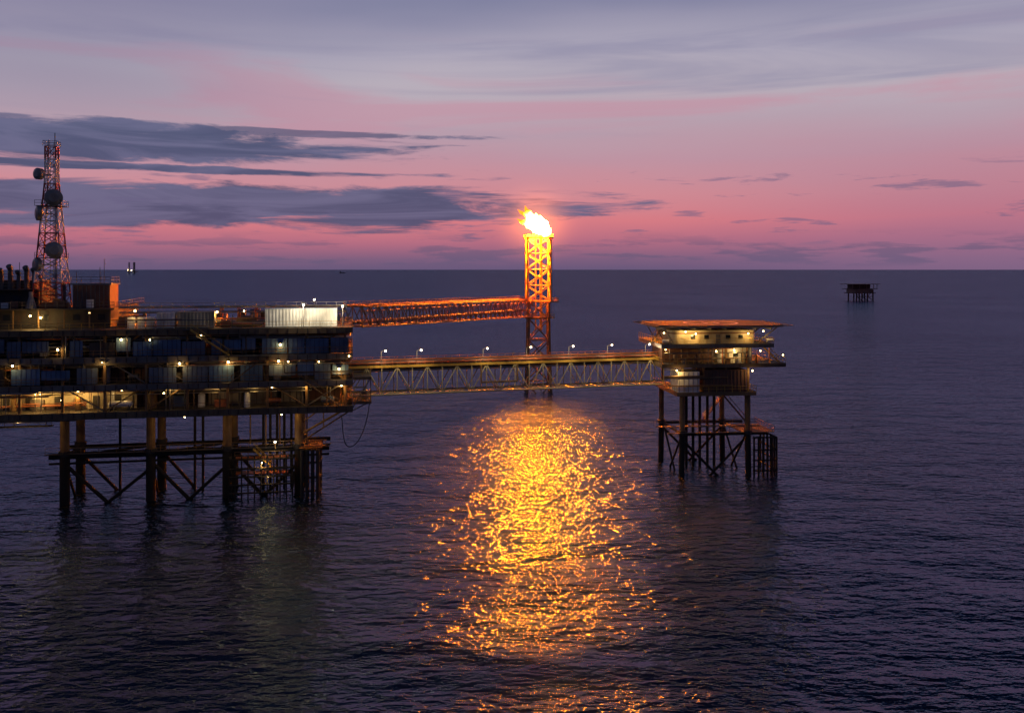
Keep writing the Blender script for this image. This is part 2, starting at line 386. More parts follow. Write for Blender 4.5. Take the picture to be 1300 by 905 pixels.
# ------------------------------------------------------------------ containers
def container(name, x, y, z, L, W, H, m, roof=None):
    c = B(name, toW(x, y, z), RZ)
    V, F = c.p('corrugated_sides', m).cur
    def corr(p, q, inw):
        p = Vector(p); q = Vector(q); n = int((q-p).length/.28); d = (q-p)/n; k = len(V); prof = []
        for i in range(n):
            o = inw if i % 2 else Vector((0, 0, 0))
            prof.append(p+d*(i+.12)+o); prof.append(p+d*(i+.88)+o)
        for v in prof: V.append((v.x, v.y, .18)); V.append((v.x, v.y, H-.14))
        for i in range(len(prof)-1): F.append((k+2*i, k+2*i+2, k+2*i+3, k+2*i+1))
    corr((.12, .05, 0), (L-.12, .05, 0), Vector((0, .07, 0)))
    corr((.12, W-.05, 0), (L-.12, W-.05, 0), Vector((0, -.07, 0)))
    corr((L-.05, .12, 0), (L-.05, W-.12, 0), Vector((-.07, 0, 0)))
    c.p('frame', m)
    for yy in (0, W-.14):
        c.box(.15, L-.15, yy, yy+.14, .02, .18); c.box(.15, L-.15, yy, yy+.14, H-.14, H-.01)
    for xx in (0, L-.15):
        for yy in (-.01, W-.15): c.box(xx, xx+.15, yy, yy+.16, 0, H)
        c.box(xx+.01, xx+.14, .15, W-.15, H-.15, H-.02); c.box(xx+.01, xx+.14, .15, W-.15, .02, .17)
    c.p('roof_panel', roof or m).box(.1, L-.1, .1, W-.1, H-.08, H-.03)
    if roof: c.box(-.1, L+.1, -.15, W+.1, H+.02, H+.1)
    c.p('doors', m).box(.03, .08, .16, W/2-.02, .2, H-.2); c.box(.03, .08, W/2+.02, W-.16, .2, H-.2)
    c.p('door_bars', 'pipe')
    for yy in (.5, .95, W-.95, W-.5): c.cyl((0, yy, .2), (0, yy, H-.2), .025, 6)
    c.done()
container('shipping_container', -14.8, 3.0, 30.05, 12.2, 2.44, 3.1, 'white', 'pblue')
container('shipping_container.001', -29.3, 3.4, 30.05, 6.06, 2.44, 2.7, 'cream')
container('shipping_container.002', -32.6, 3.2, 30.05, 2.9, 2.4, 2.6, 'white')

# ------------------------------------------------------------------ communications tower
t = B('communications_tower', (-80.0, 154.2, 33.4), RZ)
Ht = 27.9; nb = 13
def tw(z): return 2.5-(2.5-.85)*min(1, z/ (Ht*.8))
zs = [Ht*k/nb for k in range(nb+1)]
for k in range(nb):
    z0, z1 = zs[k], zs[k+1]; a, c = tw(z0), tw(z1); m = 'red' if (k//2) % 2 == 0 else 'white'
    t.p('lattice', m)
    C0 = [(-a,-a,z0),(a,-a,z0),(a,a,z0),(-a,a,z0)]; C1 = [(-c,-c,z1),(c,-c,z1),(c,c,z1),(-c,c,z1)]
    for i in range(4):
        j = (i+1) % 4
        t.cyl(C0[i], C1[i], .13, 6); t.cyl(C0[i], C1[j], .07, 5); t.cyl(C0[j], C1[i], .07, 5); t.cyl(C1[i], C1[j], .07, 5)
t.p('ladder', 'steel')
for dx in (-.25, .25): t.bm((dx, 0, 0), (dx, 0, Ht), .07)
for k in range(60): t.bm((-.25, 0, k*.45), (.25, 0, k*.45), .04)
for k in range(5): t.cyl((.35+.1*k, .3, 0), (.35+.1*k, .3, Ht*.9), .045, 5)
t.p('top_antennas', 'steel')
t.cyl((.5, 0, Ht), (.5, 0, Ht+2.4), .07, 6); t.cyl((-.6, .2, Ht), (-.6, .2, Ht+1.2), .06, 6); t.rail([(-1.1,-1.1,Ht),(1.1,-1.1,Ht),(1.1,1.1,Ht),(-1.1,1.1,Ht),(-1.1,-1.1,Ht)], h=.9, sp=1)
for z in (8.5, 17.5): t.box(-2.1, 2.1, -2.1, 2.1, z, z+.08); t.rail([(-2.1,-2.1,z),(2.1,-2.1,z),(2.1,2.1,z)], h=1, sp=1)
def dish(c, d, r):
    c = Vector(c); d = Vector(d).normalized()
    t.p('dish_antennas', 'pipe').cyl(c-d*.35, c+d*.35, r, 24)
    t.cyl(c+d*.35, c+d*.55, r*.98, 24, r*.55); t.cyl(c-d*.35, c-d*.8, r*.85, 24, r*.2)
    t.p('dish_mounts', 'dark').cyl(c-d*.6, (0, 0, c.z), .12, 6)
dish((.9, -2.0, 18.9), (.35, -1, 0), 1.45)
dish((1.1, -2.4, 9.9), (.3, -1, -.02), 1.4)
dish((-1.6, -1.5, 23.0), (-.6, -1, 0), 1.0)
dish((-1.5, -1.9, 16.2), (-1, -.5, 0), 1.25)
dish((-1.7, -2.0, 7.4), (-.8, -.8, 0), 1.1)
t.done()

# ================================================================== ACCESS BRIDGE
a = B('access_bridge')
A0 = Vector((-29.5, 161, 22.3)); A1 = Vector((29.5, 178, 22.3)); D = (A1-A0).normalized(); N = Vector((-D.y, D.x, 0))
def AB(s_, o, z): v = A0+D*s_+N*o; return (v.x, v.y, z)
LEN = (A1-A0).length
a.p('truss', 'pale').truss(A0, A1, 4.2, 5.0, 5.0, 22, .17, .09, X=False)
a.p('lower_bracing', 'pale')
for k in range(11):
    s0 = LEN*k/11; s1 = LEN*(k+1)/11
    a.cyl(AB(s0, -2.1, 17.3), AB(s1, 2.1, 17.3), .08, 5); a.cyl(AB(s0, 2.1, 17.3), AB(s1, -2.1, 17.3), .08, 5)
def obox(bb, s0, s1, o0, o1, z0, z1):
    V, F = bb.cur; k = len(V)
    for z in (z0, z1):
        for q in ((s0, o0), (s1, o0), (s1, o1), (s0, o1)): V.append(AB(q[0], q[1], z))
    F += [(k,k+3,k+2,k+1),(k+4,k+5,k+6,k+7),(k,k+1,k+5,k+4),(k+1,k+2,k+6,k+5),(k+2,k+3,k+7,k+6),(k+3,k,k+4,k+7)]
a.p('walkway_deck', 'deck'); obox(a, -1, LEN+1, -1.9, 1.9, 22.5, 22.6)
a.p('side_beams', 'yellow'); obox(a, -1, LEN+1, -2.3, -2.1, 22.2, 22.62); obox(a, -1, LEN+1, 2.1, 2.3, 22.2, 22.62)
a.p('handrails', 'orange'); a.rail([AB(0, -2.2, 22.62), AB(LEN, -2.2, 22.62)], sp=1.5, w=.07); a.rail([AB(0, 2.2, 22.62), AB(LEN, 2.2, 22.62)], sp=1.5, w=.07)
for o, z, r, m in ((-1.6, 22.95, .2, 'orange'), (-1.1, 23.0, .26, 'pipe'), (-.5, 22.9, .14, 'orange'), (1.6, 23.1, .3, 'orange'), (1.0, 22.95, .2, 'legy'), (-1.5, 21.6, .2, 'pipe'), (.3, 21.5, .28, 'legy'), (1.3, 21.6, .16, 'steel'), (-1.7, 18.0, .1, 'steel')):
    a.p('pipelines', m).cyl(AB(-1, o, z), AB(LEN+1, o, z), r, 8)
a.p('pipe_supports', 'steel')
for k in range(30): a.bm(AB(LEN*k/29, -1.9, 22.7), AB(LEN*k/29, 1.9, 22.7), .15)
for sx in (5.5, 12, 24.5, 33, 41.5, 49.5, 57.5):
    p_ = AB(sx, -2.0, 22.6); q_ = AB(sx, -2.0, 25.1); e_ = AB(sx+.7, -2.5, 25.4)
    a.p('lamp_posts', 'steel').bm(p_, q_, .1); a.bm(q_, e_, .09)
    a.lamp(e_[0], e_[1], e_[2]-.15, 210, 'lampw', (1, .78, .45), r=.15, d=(0, -1.6, -.6))
a.p('pipe_expansion_loop', 'legy')
for s_ in (24, 31): a.cyl(AB(s_, -2.6, 22.2), AB(s_, -2.6, 19), .16)
a.cyl(AB(24, -2.6, 19), AB(31, -2.6, 19), .16)
a.done()

# ================================================================== FLARE BRIDGE
f = B('flare_bridge')
F0 = Vector((-33.6, 187.5, 32.1)); F1 = Vector((4.6, 287, 30.2))
f.p('truss', 'truss').truss(F0, F1, 4.5, 4.2, 5.4, 30, .2, .11, X=True)
f.p('walkway', 'deck'); Df = (F1-F0).normalized(); Nf = Vector((-Df.y, Df.x, 0)).normalized()
for o, dz, r, m in ((-1.2, -3.3, .35, 'brown'), (0, -3.4, .3, 'steel'), (1.2, -3.3, .3, 'brown'), (-1.7, -.9, .14, 'orange'), (1.6, .3, .18, 'truss'), (-1.4, .3, .14, 'truss')):
    f.p('flare_pipelines', m).cyl(F0+Nf*o+Vector((0, 0, dz)), F1+Nf*o+Vector((0, 0, dz)), r, 8)
f.p('handrails', 'truss').rail([tuple(F0-Nf*2.3), tuple(F1-Nf*2.3)], sp=2.2, w=.08); f.rail([tuple(F0+Nf*2.3), tuple(F1+Nf*2.3)], sp=2.2, w=.08)
f.done()

# ================================================================== FLARE TOWER
FC = (8.6, 291, 0)
g = B('flare_tower', FC, math.radians(4))
def lattice(bb, zs, hw, rl, rb, m):
    bb.p('lattice', m)
    for k in range(len(zs)-1):
        z0, z1 = zs[k], zs[k+1]; a0, c0 = hw(z0), hw(z1)
        C0 = [(-a0,-a0,z0),(a0,-a0,z0),(a0,a0,z0),(-a0,a0,z0)]; C1 = [(-c0,-c0,z1),(c0,-c0,z1),(c0,c0,z1),(-c0,c0,z1)]
        for i in range(4):
            j = (i+1) % 4
            bb.cyl(C0[i], C1[i], rl, 12); bb.cyl(C0[i], C1[j], rb, 8); bb.cyl(C0[j], C1[i], rb, 8); bb.cyl(C1[i], C1[j], rb, 8)
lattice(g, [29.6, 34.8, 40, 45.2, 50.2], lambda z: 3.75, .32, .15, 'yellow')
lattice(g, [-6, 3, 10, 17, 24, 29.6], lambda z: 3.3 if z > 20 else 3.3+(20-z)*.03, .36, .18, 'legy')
g.p('flare_pipes', 'yellow').cyl((.9, 0, 20), (.9, 0, 51.8), .42, 12); g.cyl((-.8, .6, 20), (-.8, .6, 51), .2, 8)
g.p('top_deck_grating', 'yellow')
for s1 in (-4.6, 4.3): g.box(-4.6, 4.6, s1, s1+.3, 50.1, 50.45); g.box(s1, s1+.3, -4.29, 4.29, 50.12, 50.44)
for k in range(9): g.box(-4.0+k, -3.92+k, -4.28, 4.28, 50.25, 50.36)
g.p('platforms', 'legy')
for zz, hx, hy in ((29.3, 6.2, 5), (24.2, 5, 4.4)):
    for s1 in (-hy, hy-.3): g.box(-hx, hx, s1, s1+.3, zz, zz+.3)
    for k in range(int(hx*2/.5)): g.box(-hx+.1+k*.5, -hx+.25+k*.5, -hy+.31, hy-.31, zz+.1, zz+.2)
g.p('platform_rails', 'yellow').rail([(-4.5,-4.5,50.4),(4.5,-4.5,50.4),(4.5,4.5,50.4),(-4.5,4.5,50.4),(-4.5,-4.5,50.4)], h=1.1, w=.1); g.rail([(-6.1,-4.9,29.6),(6.1,-4.9,29.6),(6.1,4.9,29.6)], w=.1); g.rail([(-4.9,-4.3,24.5),(4.9,-4.3,24.5)], w=.1)
g.p('flare_tip', 'steel').cyl((.9, 0, 50.6), (.9, 0, 52.2), .5, 14, .7)
g.p('ladder', 'legy')
for dx in (3.9, 4.4): g.bm((dx, -3.8, 24), (dx, -3.8, 51), .08)
# flame
fm = bpy.data.materials.new('flame_gas'); fm.use_nodes = True; nt = fm.node_tree; nt.nodes.clear()
out = nt.nodes.new('ShaderNodeOutputMaterial'); em = nt.nodes.new('ShaderNodeEmission')
tcf = nt.nodes.new('ShaderNodeTexCoord')
ds = nt.nodes.new('ShaderNodeVectorMath'); ds.operation = 'DISTANCE'; ds.inputs[1].default_value = (.4, 0, 54.4)
nt.links.new(tcf.outputs['Object'], ds.inputs[0])
nf = nt.nodes.new('ShaderNodeTexNoise'); nf.inputs['Scale'].default_value = .5; nt.links.new(tcf.outputs['Object'], nf.inputs[0])
ad = nt.nodes.new('ShaderNodeMath'); ad.operation = 'MULTIPLY_ADD'; ad.inputs[1].default_value = 4.0
nt.links.new(nf.outputs[0], ad.inputs[0]); nt.links.new(ds.outputs['Value'], ad.inputs[2])
ht = nt.nodes.new('ShaderNodeMapRange')
ht.inputs[1].default_value = 8.6; ht.inputs[2].default_value = 3.2; ht.inputs[3].default_value = 0; ht.inputs[4].default_value = 1
nt.links.new(ad.outputs[0], ht.inputs[0])
cr = nt.nodes.new('ShaderNodeValToRGB'); cr.color_ramp.elements[0].color = (1, .14, .006, 1); cr.color_ramp.elements[1].color = (1, .205, .0035, 1)
nt.links.new(ht.outputs[0], cr.inputs[0])
pq = nt.nodes.new('ShaderNodeMath'); pq.operation = 'POWER'; pq.inputs[1].default_value = 3.2; nt.links.new(ht.outputs[0], pq.inputs[0])
st_ = nt.nodes.new('ShaderNodeMath'); st_.operation = 'MULTIPLY_ADD'; st_.inputs[1].default_value = 12000; st_.inputs[2].default_value = 3.6
nt.links.new(pq.outputs[0], st_.inputs[0])
nt.links.new(cr.outputs[0], em.inputs[0]); nt.links.new(st_.outputs[0], em.inputs[1]); nt.links.new(em.outputs[0], out.inputs[0])
V, F = [], []
def tongue(path, rad, seed):
    n = 14; k0 = len(V); m = len(path)*4
    P = [Vector(p) for p in path]
    for i in range(m):
        u = i/(m-1)*(len(P)-1); j = min(int(u), len(P)-2); fr = u-j; fr = fr*fr*(3-2*fr)*.5+fr*.5
        c = P[j].lerp(P[j+1], fr); r = rad[j]*(1-fr)+rad[j+1]*fr
        d = (P[j+1]-P[j]).normalized(); uu = d.cross(Vector((0, 1, 0))).normalized(); ww = uu.cross(d)
        for q in range(n):
            tt = 2*math.pi*q/n
            v = c+(uu*math.cos(tt)+ww*math.sin(tt))*r
            nn = mnoise.noise_vector(v*.6+Vector((seed, 0, 0)))*(.35+.35*i/m)*min(1.2, r)*1.4
            V.append(tuple(v+nn))
    for i in range(m-1):
        for q in range(n):
            q2 = (q+1) % n; F.append((k0+i*n+q, k0+i*n+q2, k0+(i+1)*n+q2, k0+(i+1)*n+q))
    F.append(tuple(k0+q for q in reversed(range(n)))); F.append(tuple(k0+(m-1)*n+q for q in range(n)))
tongue([(3.0,0,51.2),(2.4,0,52.6),(.9,0,54.2),(-1.0,0,55.4),(-2.8,0,57.0),(-3.6,0,59.0),(-4.4,0,60.8)], [1.2,1.8,2.1,2.0,1.5,.8,.08], 1)
tongue([(1.5,.3,52.2),(-.8,.3,53.6),(-3.2,.2,54.8),(-5.2,0,55.5),(-7.0,0,56.6)], [1.1,1.5,1.3,.7,.05], 5)
tongue([(2.6,-.4,52.6),(1.9,-.4,54.4),(.5,-.3,56.2),(-.6,0,57.4),(-.9,0,58.4)], [1.2,1.6,1.2,.6,.05], 9)
tongue([(.2,-.4,54.6),(-2.4,-.4,56.4),(-4.2,-.3,58.1),(-5.7,0,58.6),(-6.8,0,59.6)], [1.1,1.2,.8,.45,.03], 13)
me = bpy.data.meshes.new('flame'); me.from_pydata(V, [], F); me.update(); me.materials.append(fm)
for pl in me.polygons: pl.use_smooth = True
fo = bpy.data.objects.new('flame', me); S.collection.objects.link(fo); fo.parent = g.e
# glow halo around the flame, added as an emissive volume fading outwards
vm_ = bpy.data.materials.new('flare_glow_halo'); vm_.use_nodes = True; nt = vm_.node_tree; nt.nodes.clear()
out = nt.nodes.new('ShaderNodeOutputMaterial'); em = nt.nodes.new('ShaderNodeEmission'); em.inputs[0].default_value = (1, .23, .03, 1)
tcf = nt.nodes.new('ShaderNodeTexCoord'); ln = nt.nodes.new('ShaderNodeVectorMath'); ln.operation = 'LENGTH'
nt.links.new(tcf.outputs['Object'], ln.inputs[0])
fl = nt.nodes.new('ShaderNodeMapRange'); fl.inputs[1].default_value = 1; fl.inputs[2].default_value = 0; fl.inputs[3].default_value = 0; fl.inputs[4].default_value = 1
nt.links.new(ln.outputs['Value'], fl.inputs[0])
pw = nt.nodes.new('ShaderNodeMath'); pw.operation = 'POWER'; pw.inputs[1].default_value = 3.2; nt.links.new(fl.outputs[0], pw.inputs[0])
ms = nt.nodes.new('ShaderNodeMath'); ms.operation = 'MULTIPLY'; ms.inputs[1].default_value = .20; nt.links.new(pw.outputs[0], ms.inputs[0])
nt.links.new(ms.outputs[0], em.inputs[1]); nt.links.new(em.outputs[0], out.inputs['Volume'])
bm_ = bmesh.new(); bmesh.ops.create_icosphere(bm_, subdivisions=3, radius=1); me = bpy.data.meshes.new('flare_glow_halo'); bm_.to_mesh(me); bm_.free()
me.materials.append(vm_); ho = bpy.data.objects.new('flare_glow_halo', me); S.collection.objects.link(ho); ho.parent = g.e
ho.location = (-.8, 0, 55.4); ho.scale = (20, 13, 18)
g.done()

# ================================================================== HELIDECK / WELLHEAD PLATFORM
w = B('helideck_platform', (33, 172, 0), math.radians(5.7), 1.5)
for x, y in ((0, 0), (12.9, -.6), (-.4, 13.6), (12.6, 13.6)):
    w.p('jacket_legs', 'legy').cyl((x, y, 8.4), (x, y, 15.6), .52, 14)
    w.p('jacket_legs', 'marine').cyl((x-(.25 if x < 5 else -.25), y, -8), (x, y, 8.4), .58, 14)
    w.p('leg_collars', 'dark').cyl((x, y, 8), (x, y, 8.7), .8, 14)
w.p('jacket_braces', 'marine')
for y in (0, 13.6):
    w.cyl((-.3, y, 8), (17, y, 8), .3, 8); w.cyl((-.4, y, 7.4), (12.9, y, -6), .26, 8); w.cyl((12.9, y, 7.4), (-.4, y, -6), .26, 8)
for x in (0, 12.8): w.cyl((x, 0, 8), (x, 13.6, 8), .26, 8); w.cyl((x, 0, 8), (x, 13.6, -5), .22, 8); w.cyl((x, 13.6, 8), (x, 0, -5), .22, 8)
w.p('jacket_walkway', 'dark').box(-3, 18, -1.2, 0-.3, 8.35, 8.45); w.box(-3.5, 18, 6, 7.2, 8.35, 8.45)
w.box(12, 18.5, 0, 9, 8.2, 8.32)
w.p('jacket_walkway_rails', 'brown').rail([(-3, -1.2, 8.45), (18, -1.2, 8.45), (18, 9, 8.45)], sp=1.5); w.rail([(-3.5, 7.1, 8.45), (18, 7.1, 8.45)], sp=1.8)
w.p('boat_landing', 'marine')
for k in range(6): w.cyl((13.8+k*.9, -1.6, -1.5), (13.8+k*.9, -1.6, 7.6), .2, 6)
for k in range(5): w.cyl((18.3, k*1.8-.5, -1.5), (18.3, k*1.8-.5, 7.6), .2, 6)
for z in (1, 3, 5, 7.4): w.cyl((13.6, -1.5, z), (18.4, -1.5, z), .18, 6); w.cyl((18.3, -1.5, z), (18.3, 7, z), .18, 6)
for x in (3.4, 4.8, 6.2, 7.8, 9.2): w.p('conductors', 'marine').cyl((x, 8.5, -5), (x, 8.5, 15.5), .3, 8)
w.p('conductors', 'orange').cyl((13.8, 3, 4), (13.8, 3, 15.5), .2, 8)
stairs(w, 9.5, 15.4, 15.5, 8.5, 5, n=20, m='brown'); stairs(w, 12.5, 15.4, 7, 8.5, 9.5, n=20, m='brown')
for (x0, x1, y0, y1, z, ov) in ((-1.5, 14.2, -1.6, 15, 16.3, 'edge'), (-4.5, 20, -2.0, 16, 21.8, 'edge'), (-4.6, 17.6, -2, 16, 25.6, 'steel')):
    w.p('deck_plates', 'deck').box(x0, x1, y0+.14, y1, z-.3, z)
    w.p('deck_edge_beams', ov).box(x0-.02, x1+.02, y0-.02, y0+.13, z-.7, z+.04); w.box(x0-.03, x0-.005, y0+.14, y1, z-.7, z+.04); w.box(x1+.005, x1+.1, y0+.14, y1, z-.7, z+.04)
    w.p('deck_girders', 'dark')
    k = x0+1.5
    while k < x1: w.box(k-.12, k+.12, y0+.15, y1-.1, z-.75, z-.31); k += 2.4
    w.p('handrails', 'yellow').rail([(x0, y1, z+.04), (x0, y0, z+.04), (x1, y0, z+.04), (x1, y1, z+.04)], sp=1.5)
for x in (-.2, 4, 8.5, 12.9):
    for y in (-.8, 6, 13.6):
        w.p('columns', 'legy').box(x-.2, x+.2, y-.2, y+.2, 16.3, 21.1); w.box(x-.18, x+.18, y-.18, y+.18, 21.8, 24.9)
w.p('white_module', 'white').box(-1.2, 3.0, -1.4, 4, 16.33, 20.3)
w.p('brown_module', 'brown').box(3.9, 12.4, -1.3, 6, 16.33, 20.6)
w.p('module_ribs', 'dark')
for k in range(12): w.box(4.1+k*.72, 4.17+k*.72, -1.39, -1.31, 16.4, 20.5)
for k in range(5): w.box(-1.0+k*.9, -.95+k*.9, -1.46, -1.41, 16.4, 20.2)
w.p('equipment_room', 'white').box(7.6, 13.8, -.4, 9, 21.82, 24.85); w.p('equipment_room', 'brown').box(-3.6, 6.8, 1.5, 9, 21.82, 24.8)
w.p('doors', 'steel').box(8.3, 9.2, -.48, -.41, 21.9, 23.9); w.box(11.6, 12.5, -.48, -.41, 21.9, 23.9)
w.p('windows', 'glass').box(10, 11, -.47, -.41, 23, 23.8)
for k in range(12):
    x = random.uniform(-4, 19)
    w.p('deck_equipment', random.choice(['dark', 'steel', 'legy', 'brown', 'pipe', 'orange'])).tank((x, random.uniform(-1.6, -.9), 21.83), random.uniform(.2, .45), random.uniform(.8, 2))
for k in range(12):
    x = random.uniform(-4, 18); w.p('deck_pipes', random.choice(['pipe', 'steel', 'legy', 'orange'])).cyl((x, -1.7, 21.8), (x, -1.7, 25.2), random.choice([.07, .12]))
    z = random.choice([22.6, 23.4, 24.4, 17.4, 19, 20.8]); w.cyl((-4, -1.4-k*.03, z+k*.05), (random.uniform(2, 13), -1.4-k*.03, z+k*.05), .1)
w.p('accommodation', 'cream')
def rbox(bb, x0, x1, y0, y1, z0, z1, r, n=6):
    V, F = bb.cur; k = len(V); pr = []
    for cx, cy, a0 in ((x1-r, y0+r, -90), (x1-r, y1-r, 0), (x0+r, y1-r, 90), (x0+r, y0+r, 180)):
        for i in range(n+1):
            t = math.radians(a0+90*i/n); pr.append((cx+r*math.cos(t), cy+r*math.sin(t)))
    for z in (z0, z1):
        for p in pr: V.append((p[0], p[1], z))
    m = len(pr)
    for i in range(m): F.append((k+i, k+(i+1) % m, k+m+(i+1) % m, k+m+i))
    F.append(tuple(k+m+i for i in range(m))); F.append(tuple(k+i for i in reversed(range(m))))
rbox(w, -2.2, 14.6, -.6, 12, 25.62, 28.2, 1.4)
w.p('accommodation_band', 'brown'); rbox(w, -2.3, 14.7, -.7, 12.1, 27.5, 27.75, 1.45)
w.p('windows', 'glass')
for x in (1.5, 4.2, 8.5, 11): w.box(x, x+.9, -.66, -.605, 26.5, 27.3)
w.p('doors', 'steel').box(6.5, 7.4, -.67, -.605, 25.7, 27.4)
for x in (-4.2, 16.5):
    w.p('life_raft_canisters', 'white').cyl((x, -1.2, 26.2), (x+1.2, -1.2, 26.2), .35, 12)
stairs(w, 15.2, 25.6, 19.2, 21.9, -1.2, n=12, m='legy'); stairs(w, -2.6, 29, -5.8, 25.6, 2, n=12, m='legy')
# helideck (square with clipped corners)
def octo(bb, cx, cy, a, c, z0, z1, k=.74):
    V, F = bb.cur; i0 = len(V)
    P = [(-a*k,-c),(a*k,-c),(a,-c*k),(a,c*k),(a*k,c),(-a*k,c),(-a,c*k),(-a,-c*k)]
    for z in (z0, z1):
        for p in P: V.append((cx+p[0], cy+p[1], z))
    for i in range(8): F.append((i0+i, i0+(i+1) % 8, i0+8+(i+1) % 8, i0+8+i))
    F.append(tuple(i0+8+i for i in range(8))); F.append(tuple(i0+i for i in reversed(range(8))))
    return [(cx+p[0], cy+p[1]) for p in P]
cx, cy = 7.6, 6.0
w.p('helideck', 'helig'); octo(w, cx, cy, 12.4, 9.0, 29.05, 29.25)
w.p('helideck_rim', 'pipe'); P = octo(w, cx, cy, 12.6, 9.2, 28.8, 29.03)
Q = [(p[0]+(1.4 if p[0] > cx else -1.4), p[1]+(1.2 if p[1] > cy else -1.2)) for p in P]
w.p('helideck_safety_net', 'steel')
for i in range(8):
    j = (i+1) % 8
    w.bm(Q[i]+(29.1,), Q[j]+(29.1,), .09)
    for k in range(9):
        t = k/8; p_ = (P[i][0]*(1-t)+P[j][0]*t, P[i][1]*(1-t)+P[j][1]*t); q_ = (Q[i][0]*(1-t)+Q[j][0]*t, Q[i][1]*(1-t)+Q[j][1]*t)
        w.bm(p_+(28.9,), q_+(29.1,), .07)
w.p('helideck_struts', 'steel')
for x in range(-4, 20, 3):
    w.box(x-.1, x+.1, -2.4, 14.5, 28.4, 28.78)
for x in (-3.8, 18.6):
    for y in (-1, 6, 13):
        xx = -2 if x < 0 else 14.4
        w.bm((x, y, 28.7), (xx, y, 25.7), .2)
w.p('helideck_marking', 'white')
V_, F_ = w.cur; k0 = len(V_); nn = 48
for i in range(nn):
    t = 2*math.pi*i/nn
    for r in (5.0, 5.5): V_.append((cx+r*math.cos(t), cy+r*math.sin(t), 29.256))
for i in range(nn): j = (i+1) % nn; F_.append((k0+2*i, k0+2*i+1, k0+2*j+1, k0+2*j))
w.box(cx-1.4, cx-1.0, cy-1.8, cy+1.8, 29.255, 29.26); w.box(cx+1.0, cx+1.4, cy-1.8, cy+1.8, 29.255, 29.26); w.box(cx-1.0, cx+1.0, cy-.2, cy+.2, 29.255, 29.26)
for x, y, z, P_ in ((.2, -1.6, 28.0, 130), (2.2, -1.6, 27.6, 150), (12.6, -1.7, 27.6, 100), (9.9, -1.4, 24.4, 220), (15.2, -1.2, 24.2, 80), (15.8, -1.2, 28.0, 60), (-1.6, -1.8, 20.6, 150), (-3.6, -1.2, 24.6, 80), (13.4, -1.8, 20.4, 70), (6.4, -1.2, 24.2, 80)):
    w.lamp(x, y, z, P_, r=.14)
w.lamp(-4, -1.4, 27.8, 0, r=.12, light=False); w.lamp(19.5, -1.8, 23.4, 0, r=.12, light=False)
w.done()

# ================================================================== DISTANT PLATFORM
d = B('wellhead_platform', (452, 1150, 0), math.radians(12))
for x in (-12, -4, 4, 12):
    for y in (-9, 9): d.p('jacket_legs', 'dark').cyl((x, y, -5), (x*.97, y, 14), .9, 8)
d.p('jacket_braces', 'dark').cyl((-12, -9, 5), (12, -9, 5), .4)
for x in (-12, -4, 4): d.cyl((x, -9, 5), (x+8, -9, 13), .4, 6); d.cyl((x+8, -9, 0), (x, -9, 5), .4, 6)
d.p('decks', 'dark').box(-16, 14, -12, 12, 9, 10); d.box(-19, 17, -12, 12, 14.6, 15.4)
d.p('modules', 'steel').box(-14, 6, -10, 10, 10.02, 14.5); d.p('modules', 'steel').box(7, 12, -9, 10, 10.02, 14.2); d.p('modules', 'dark').box(-14, 10, -6, 8, 15.42, 20.4)
d.p('helideck', 'steel').box(-21, 20, -13, 13, 20.6, 21.3)
for x in (-18, -8, 2, 12, 17): d.bm((x, -10, 15), (x, -10, 20.6), .5)
d.done()
# ---- jack-up rig and a ship on the horizon
j = B('jackup_rig', (-3420, 8000, 0))
j.p('hull', 'steel').box(-32, 32, -28, 28, 14, 22); j.p('helideck', 'steel').box(-52, -33, -10, 10, 28, 30)
for x, y in ((-24, -20), (24, -20), (0, 22)):
    for dx in (-4, 4):
        for dy in (-4, 4): j.p('legs', 'steel').bm((x+dx, y+dy, -5), (x+dx, y+dy, 104), 2.0)
    for k in range(10): j.bm((x-4, y-4, k*10), (x+4, y-4, k*10+10), 1.2); j.bm((x+4, y-4, k*10), (x-4, y-4, k*10+10), 1.2)
j.p('derrick', 'steel').cyl((14, 0, 22), (14, 0, 78), 6, 4, 2)
j.lamp(0, -30, 30, 0, 'lampw', r=3.2, light=False); j.lamp(-34, -30, 34, 0, r=2.6, light=False)
j.done()
x, y, L = -1720, 9000, 60
s_ = B('cargo_ship', (x, y, 0))
s_.p('hull', 'dark'); Vh, Fh = s_.cur; k = len(Vh); hw_ = 8
ring = [(-L/2, -hw_), (L*.32, -hw_), (L/2, 0), (L*.32, hw_), (-L/2, hw_)]
for z, q in ((-2, .94), (7, 1)):
    for p in ring: Vh.append((p[0]*q, p[1]*q, z))
for q in range(5): Fh.append((k+q, k+(q+1) % 5, k+5+(q+1) % 5, k+5+q))
Fh.append(tuple(k+5+q for q in range(5)))
s_.p('superstructure', 'dark').box(-L*.42, -L*.25, -6, 6, 7.05, 18); s_.p('mast', 'dark').bm((-L*.3, 0, 18), (-L*.3, 0, 25), 1.5); s_.box(L*.05, L*.12, -5, 5, 7.05, 12)
s_.done()

